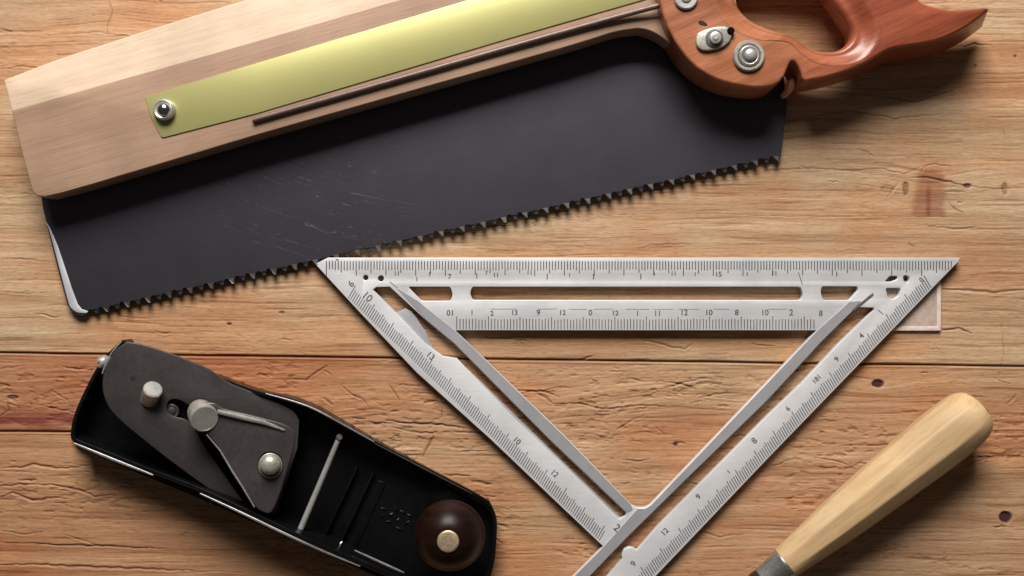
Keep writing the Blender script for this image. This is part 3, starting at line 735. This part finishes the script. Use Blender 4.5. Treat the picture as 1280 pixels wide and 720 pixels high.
# ------------------------------------------------------------------ 5. hand plane
def hand_plane():
    t = thing('hand_plane', 'black metal hand plane with dark round front knob and steel screws', 'plane', W(360, 570, 0))
    # sole
    sole = smooth_closed([(153, 427), (128, 452), (108, 486), (93, 522), (91, 552), (140, 578), (250, 624), (350, 668), (450, 712), (520, 742), (570, 752), (604, 735), (618, 700), (620, 664), (613, 640), (560, 608), (470, 556), (400, 518), (320, 490), (220, 460), (170, 440)], 4)
    sole_s = [(p[0], p[1]) for p in sole]
    body_meshes = []
    me = flat_slab(sole_s, [], 9, 1.5, 2); remap(me, on_plane((360, 570), 10)); body_meshes.append(me)
    # cheeks: standing walls with a varying height, traced along their top edge
    def wall(path, thick, side, lean=0.0):
        bm = bmesh.new(); secs = []
        for k, (x, y, z) in enumerate(path):
            a = path[max(k - 1, 0)]; b = path[min(k + 1, len(path) - 1)]
            d = Vector((b[0] - a[0], b[1] - a[1])).normalized(); nn = Vector((-d.y, d.x)) * side * thick
            o = W(x, y, z); i = W(x + nn.x, y + nn.y, z)
            c = .9 * K
            dirn = (i - o).normalized()
            foot = o + (Vector((i.x, i.y, 0)) - Vector((o.x, o.y, 0))) * lean
            secs.append([bm.verts.new(v) for v in (Vector((foot.x, foot.y, 1 * K)), o - Vector((0, 0, c)), o + dirn * c, i - dirn * c, i - Vector((0, 0, c)), Vector((i.x, i.y, 1 * K)))])
        for a, b in zip(secs, secs[1:]):
            for j in range(6): bm.faces.new((a[j], b[j], b[(j + 1) % 6], a[(j + 1) % 6]))
        bm.faces.new(secs[0][::-1]); bm.faces.new(secs[-1])
        bmesh.ops.recalc_face_normals(bm, faces=bm.faces)
        me = bpy.data.meshes.new('m'); bm.to_mesh(me); bm.free(); return me
    rear = smooth_open([(152, 425, 36), (127, 450, 39), (107, 485, 43), (92, 520, 46), (88, 545, 48), (92, 553, 48)], 5)
    low = smooth_open([(92, 553, 48), (140, 572, 51), (190, 592, 57), (245, 613, 68), (300, 638, 74), (350, 662, 73), (400, 685, 66), (450, 706, 55), (505, 729, 36), (550, 745, 34)], 5)
    upp = smooth_open([(152, 425, 34), (200, 443, 38), (260, 466, 48), (320, 488, 56), (350, 494, 58), (385, 506, 57), (430, 530, 52), (470, 552, 46), (530, 583, 38), (590, 614, 34), (612, 627, 33)], 5)
    nose = smooth_open([(612, 627, 33), (620, 645, 33), (621, 668, 33), (616, 700, 33), (600, 735, 33), (550, 750, 33)], 5)
    for p, s, ln in ((rear, -1, 0), (low, -1, 0), (upp, 1, 2.0), (nose, 1, .6)): body_meshes.append(wall(p, 5, s, ln))
    # mouth ridges and frog ramp cast into the bed
    def bar(p, q, w, z0, z1):
        p = Vector(p); q = Vector(q); d = (q - p).normalized(); nn = Vector((-d.y, d.x)) * w
        pl = [(p.x - nn.x, p.y - nn.y), (q.x - nn.x, q.y - nn.y), (q.x + nn.x, q.y + nn.y), (p.x + nn.x, p.y + nn.y)]
        me = flat_slab(pl, [], z1 - z0, min(1.2, w * .6), 2); remap(me, on_plane((p.x, p.y), z1)); return me
    body_meshes += [bar((446, 585), (402, 678), 1.2, 9, 20), bar((466, 592), (420, 690), 1.6, 9, 18), bar((478, 602), (436, 694), 5, 9, 12)]
    body = link('body', join_meshes(body_meshes), BLACK, t, angle=40)
    # machined rims on top of the cheeks, edge highlights put in as bare metal
    def rim(pts, r, fl=.35, n=4):
        p = smooth_open(pts, n); m = len(p)
        rad = [r * (.25 + .75 * math.sin(math.pi * min(max(i / (m - 1), .03), .97)) ** .5) for i in range(m)]
        return tube_mesh([W(*q) for q in p], rad, 8, fl)
    link('rim_highlight', rim([(92, 554, 49.2), (140, 574, 52.2), (191, 594, 58.2)], 1.7), RIMM, body)
    link('rim_highlight', rim([(250, 617, 69.5), (300, 640.5, 75.2), (350, 664.5, 74.2), (400, 687.5, 67.2), (450, 708, 56)], 1.6), RIMM, body)
    link('rim_highlight', rim([(443, 688, 42), (480, 705, 37), (505, 716, 34)], 1.5), RIMM, body)
    link('rim_highlight', rim([(332, 492, 58), (385, 508, 58.2), (430, 531.5, 53.2), (468, 552.5, 47)], 1.1), RIMM, body)
    link('rim_highlight', rim([(468, 554, 46), (530, 586, 39), (590, 617, 35)], .9), IRON, body)
    # cutter iron: wide dark plate, sloping down to the mouth
    out = smooth_open([(158, 427.5), (177, 430.5), (205, 439), (235, 450), (262, 462), (285, 478), (312, 489), (340, 500), (366, 514), (374, 526)], 4) + \
        smooth_open([(372, 560), (352, 620), (342, 646), (330, 646), (310, 637), (268, 615), (225, 585), (180, 550), (148, 523), (133, 503), (128, 480), (133, 457), (144, 437)], 4)
    slot = smooth_closed([(208, 508), (213, 500), (224, 500), (240, 509), (262, 520), (282, 548), (304, 590), (324, 628), (318, 634), (304, 627), (286, 602), (266, 573), (248, 545), (234, 526), (218, 521), (210, 516)], 4)
    gx, gy = -.155, -.07
    iron = plate('cutter_iron', out, 72, 4, IRON, t, holes=[slot], bevel=1.0, gx=gx, gy=gy, ref=(200, 490))
    under = smooth_closed([(203, 500), (226, 492), (262, 512), (262, 540), (244, 545), (215, 530)], 3)
    plate('frog', under, 60, 6, BLACK, t, bevel=1, gx=gx, gy=gy, ref=(200, 490))
    on = on_plane((200, 490), 72.2, gx, gy)
    dot = flat_slab([(166 + 3.4 * math.cos(a / 16 * 6.283), 473 + 3.4 * math.sin(a / 16 * 6.283)) for a in range(16)], [], .5, .1, 0)
    link('punch_mark', remap(dot, on), DARKHOLE, iron)
    nrm = Vector((-gx, gy, 1)).normalized()
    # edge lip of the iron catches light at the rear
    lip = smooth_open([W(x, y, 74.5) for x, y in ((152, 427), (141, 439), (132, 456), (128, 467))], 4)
    link('bright_edge', tube_mesh([Vector(p) for p in lip], .9, 8), STEEL, iron)
    # adjusting stud
    ax = Vector((.52, .72, .80)).normalized()
    me = lathe_mesh([(-6, 9.5), (3, 10.6), (16, 11.4), (18, 11.2), (19, 10.2)], W(187, 497, 74), ax, 32)
    stud = link('adjusting_stud', me, WORN, t)
    link('stud_face', lathe_mesh([(18.6, 9.8), (19.6, 9.4)], W(187, 497, 74), ax, 28), STEEL, stud)
    link('stud_collar', lathe_mesh([(0, 6), (2.2, 6)], W(180, 489, 77), Vector((-.7, .15, .6)), 20), IRON, stud)
    link('slot_screw', join_meshes([lathe_mesh([(0, 9.6), (4, 9.6), (5, 8.4), (4.3, 7.0)], W(214, 514, 60), nrm, 28), lathe_mesh([(2, 5.5), (4.5, 4.5), (5.5, 2)], W(215, 513, 61), nrm, 20)]), IRON, t)
    # lever cap
    cap = smooth_open([(246, 512), (256, 504), (268, 504), (280, 511), (310, 518), (345, 527), (362, 534), (369, 545), (366, 565)], 4) + \
        smooth_open([(352, 612), (340, 640), (328, 640), (318, 632), (300, 606), (285, 580), (270, 556), (254, 536), (246, 524)], 4)
    scr = [(338 + 14.5 * math.cos(a / 24 * 6.283), 580 + 15 * math.sin(a / 24 * 6.283)) for a in range(24)]
    lever = plate('lever_cap', cap, 87, 5, CAPM, t, holes=[scr], bevel=2.0, gx=gx * .9, gy=gy * .9, ref=(300, 560), bres=3)
    link('cap_ridge', tube_mesh([W(272, 514.5, 96), W(300, 521, 91.5), W(330, 528, 87), W(356, 538, 82)], [2.8, 3.2, 2.8, 1.2], 10, .7), RIDGE, lever)  # ridge lines in a lighter iron than the cap
    link('cap_ridge', tube_mesh([W(258, 543, 94.5), W(275, 563, 91.2), W(291, 590, 87.4), W(302, 607, 84.6), W(318, 634, 80.6)], [.8, 1.1, 1.3, 1.1, .9], 8), RIDGE, lever)
    link('cap_bed', plate_me(scr, 79, 4, gx, gy), IRON, lever)
    me = lathe_mesh([(0, 12.3), (3, 12.6), (7, 11.8), (10, 9.4), (12, 6), (12.8, 2.5)], W(338, 580, 82), nrm, 32)
    link('lever_screw', me, WORN, lever)
    ring = tube_mesh([W(338 + 14.2 * math.cos(a / 32 * 6.283), 582 + 15 * math.sin(a / 32 * 6.283), 83 - .155 * 14 * math.cos(a / 32 * 6.283)) for a in range(33)], .8, 8)
    link('screw_collar', ring, WORN, lever)
    ax = Vector((.52, -.30, 1)).normalized()
    me = lathe_mesh([(-10, 13), (-4, 15), (4, 16), (18, 16.5), (20.5, 15.8), (21, 14.2), (20.4, 13.4)], W(251, 516, 84), ax, 36)
    link('thumb_lever', me, WORN, lever)
    link('thumb_face', lathe_mesh([(0, 13.9), (.8, 13.4)], W(251, 516, 84) + ax * 20.0 * K, ax, 36), RIDGE2, lever)
    # rear fittings
    ax2 = Vector((-.75, .35, .5))
    me = join_meshes([lathe_mesh([(-6, 8), (2, 8.5), (7, 8.5), (9, 7)], W(134, 454, 58), ax2, 20), lathe_mesh([(8, 4.5), (11, 4), (12, 2.5)], W(134, 454, 58), ax2, 14)])
    link('rear_screw', me, STEEL, t)
    link('rear_ring', tube_mesh([W(118 + 9 * math.cos(a / 24 * 6.283), 491 + 8 * math.sin(a / 24 * 6.283), 13) for a in range(25)], 1.5, 8), BLACK, t)
    # cross rod
    link('cross_rod', tube_mesh([W(424, 547, 48), W(401, 602, 48), W(376, 661, 48)], [3.2, 3.6, 3.8], 16), STEEL, t)
    link('rod_end', lathe_mesh([(0, 4.2), (2.4, 4.2), (3.4, 3)], W(424, 547, 48), Vector((.2, .3, 1)), 16), IRON, t)
    # cast maker's mark, too worn to read
    rs = random.Random(5)
    ms = []
    for (x, y, a, l) in [(480, 636, 20, 9), (488, 643, -30, 7), (495, 636, 60, 8), (504, 640, 30, 8), (512, 644, 30, 7), (486, 652, 10, 8), (497, 650, -50, 7), (508, 654, -40, 8), (500, 661, 25, 9), (478, 644, 80, 5)]:
        c, s = math.cos(R(a)) * l / 2, math.sin(R(a)) * l / 2
        ms.append(tube_mesh([W(x - c, y - s, 10.2), W(x, y, 10.8), W(x + c, y + s, 10.2)], [.6, 1.3, .6], 8))
    link('cast_mark', join_meshes(ms), BLACK, body)
    link('small_clip', tube_mesh([W(418, 678, 24), W(424, 681, 25), W(428, 677, 24)], [1.2, 1.8, 1.0], 8), STEEL, body)
    # front knob
    o = W(560, 677, 100); o.z = 10 * K
    prof = [(0, 34), (5, 35), (12, 30), (22, 25), (32, 27), (42, 38), (50, 44.5), (56, 46.5), (60, 46.2), (62, 44.6), (63.5, 43), (66, 42), (70, 40), (76, 35.5), (82, 29), (86, 22), (88, 16), (88.2, 14)]
    prof = [(a_, r_ * .915) for a_, r_ in prof]
    kn = link('front_knob', lathe_mesh(prof, o, seg=72), KNOB, t, angle=60)
    link('knob_screw', lathe_mesh([(86.5, 13.0), (89.5, 12.8), (90.3, 11.8), (90.5, 10)], o, seg=40), BRONZE, kn)
    return t

def plate_me(outline, z, th, gx, gy):
    me = flat_slab(outline, [], th, .3, 0); return remap(me, on_plane((338, 580), z, gx, gy))
hand_plane()

# ------------------------------------------------------------------ 6. chisel
def chisel():
    t = thing('chisel', 'pale wooden handled chisel with short grey ferrule lying at the lower right', 'chisel', W(1090, 612, 0))
    PW = wood('pale_handle_wood', (.47, .30, .145), (.58, .40, .215), (.66, .49, .29), rot=R(-38), rough=.5, coat=0.0, stretch=.05, sc=.22, bump_s=.25)
    A = W(983, 703, 36); B = W(1222, 511, 44)
    ax = (B - A).normalized(); L = (B - A).length / K
    r0 = 24.0
    prof = [(-2, 18), (0, 19.6), (2, 20.4), (30, 22.6), (70, 26.0), (110, 28.8), (150, 30.8), (190, 32.6), (225, 34.2), (250, 35.0), (272, 34.8), (288, 33.4), (298, 30.5), (305, 26), (309, 19.5), (311, 11), (311.5, 3)]
    s = L / 306
    prof = [(a * s, r) for a, r in prof]
    def facet(a, tt):
        # eight soft flats along the grip, fading out to round at both ends
        k = min(1, max(0, tt / 40)) * min(1, max(0, (300 - tt) / 60))
        seg = math.pi / 4; aa = (a + seg / 2 + .18) % seg - seg / 2
        flat = math.cos(seg / 2) / math.cos(aa) / math.cos(seg / 2) ** .5
        return 1 + (flat - 1) * k * .9
    # refine profile
    pr = smooth_open(prof, 3)
    h = link('wooden_handle', lathe_mesh(pr, A, ax, seg=96, squash=facet), PW, t, angle=60)
    EG = wood('end_grain_wood', (.20, .10, .05), (.30, .165, .085), (.40, .24, .13), rot=R(50), rough=.7, sc=.5)
    link('butt_end', lathe_mesh([(310.5 * s, 13), (312.6 * s, 11.5), (313.2 * s, 6), (313.3 * s, 2)], A, ax, seg=40), EG, h)
    GR = metal('ferrule_steel', (.44, .44, .43), .38, metallic=.8, vary=.2, bump_s=.3, sc=.3)
    link('ferrule', lathe_mesh([(-36, 14.6), (-35, 15.8), (-33, 16.2), (-6, 18.2), (-4, 19.2), (-1.5, 19.6), (0, 19.2), (.5, 17)], A, ax, seg=48), GR, t)
    DS = metal('dark_socket_steel', (.075, .055, .055), .32, metallic=.7, vary=.3, bump_s=.2)
    link('socket', lathe_mesh([(-62, 8), (-56, 12), (-50, 15), (-42, 16.4), (-35.5, 15.8)], A, ax, seg=40), DS, t)
    # blade, outside the frame, flat on the bench
    u = Vector((ax.x, ax.y, 0)).normalized(); v = Vector((-u.y, u.x, 0))
    bm = bmesh.new(); rows = []
    for d, w, z, th in ((-54, 8, 30, 12), (-75, 9, 22, 9), (-100, 20, 12, 9), (-130, 24, 7.5, 7), (-250, 24, 6, 5.5), (-285, 24, 1.5, 1)):
        p = A + u * d * K; p.z = z * K
        rows.append([bm.verts.new(p + v * a * w * K + Vector((0, 0, b * th * .5 * K))) for a, b in ((-1, -1), (1, -1), (1, .3), (.75, 1), (-.75, 1), (-1, .3))])
    for a, b in zip(rows, rows[1:]):
        for j in range(6): bm.faces.new((a[j], b[j], b[(j + 1) % 6], a[(j + 1) % 6]))
    bm.faces.new(rows[0][::-1]); bm.faces.new(rows[-1])
    bmesh.ops.recalc_face_normals(bm, faces=bm.faces)
    me = bpy.data.meshes.new('m'); bm.to_mesh(me); bm.free()
    link('blade', me, STEEL, t, angle=20)
chisel()

# ------------------------------------------------------------------ light, world, camera
def lamp(name, loc, target, size, size_y, power, col):
    l = bpy.data.lights.new(name, 'AREA'); l.shape = 'RECTANGLE'; l.size = size; l.size_y = size_y; l.energy = power; l.color = col
    o = bpy.data.objects.new(name, l); C.objects.link(o); o.location = loc
    o.rotation_euler = (Vector(target) - Vector(loc)).to_track_quat('-Z', 'Y').to_euler()
    return o
lamp('key_softbox', (-.08, .84, .69), (0.0, -.03, 0), .55, .48, 21.0, (1.0, .955, .91))  # key softbox out of view, set to suit the cast shadows
w = bpy.data.worlds.new('World'); bpy.context.scene.world = w; w.use_nodes = True
bg = w.node_tree.nodes['Background']; bg.inputs[0].default_value = (1.0, .93, .86, 1); bg.inputs[1].default_value = .045

cam = bpy.data.cameras.new('camera'); co = bpy.data.objects.new('camera', cam); C.objects.link(co)
co.location = (0, 0, D * K); co.rotation_euler = (0, 0, 0)
cam.sensor_width = 36; cam.lens = 36 * D / 1280; cam.clip_start = .01; cam.clip_end = 20
sc = bpy.context.scene; sc.camera = co
sc.view_settings.view_transform = 'Standard'; sc.view_settings.look = 'None'
sc.view_settings.exposure = 0; sc.view_settings.gamma = 1
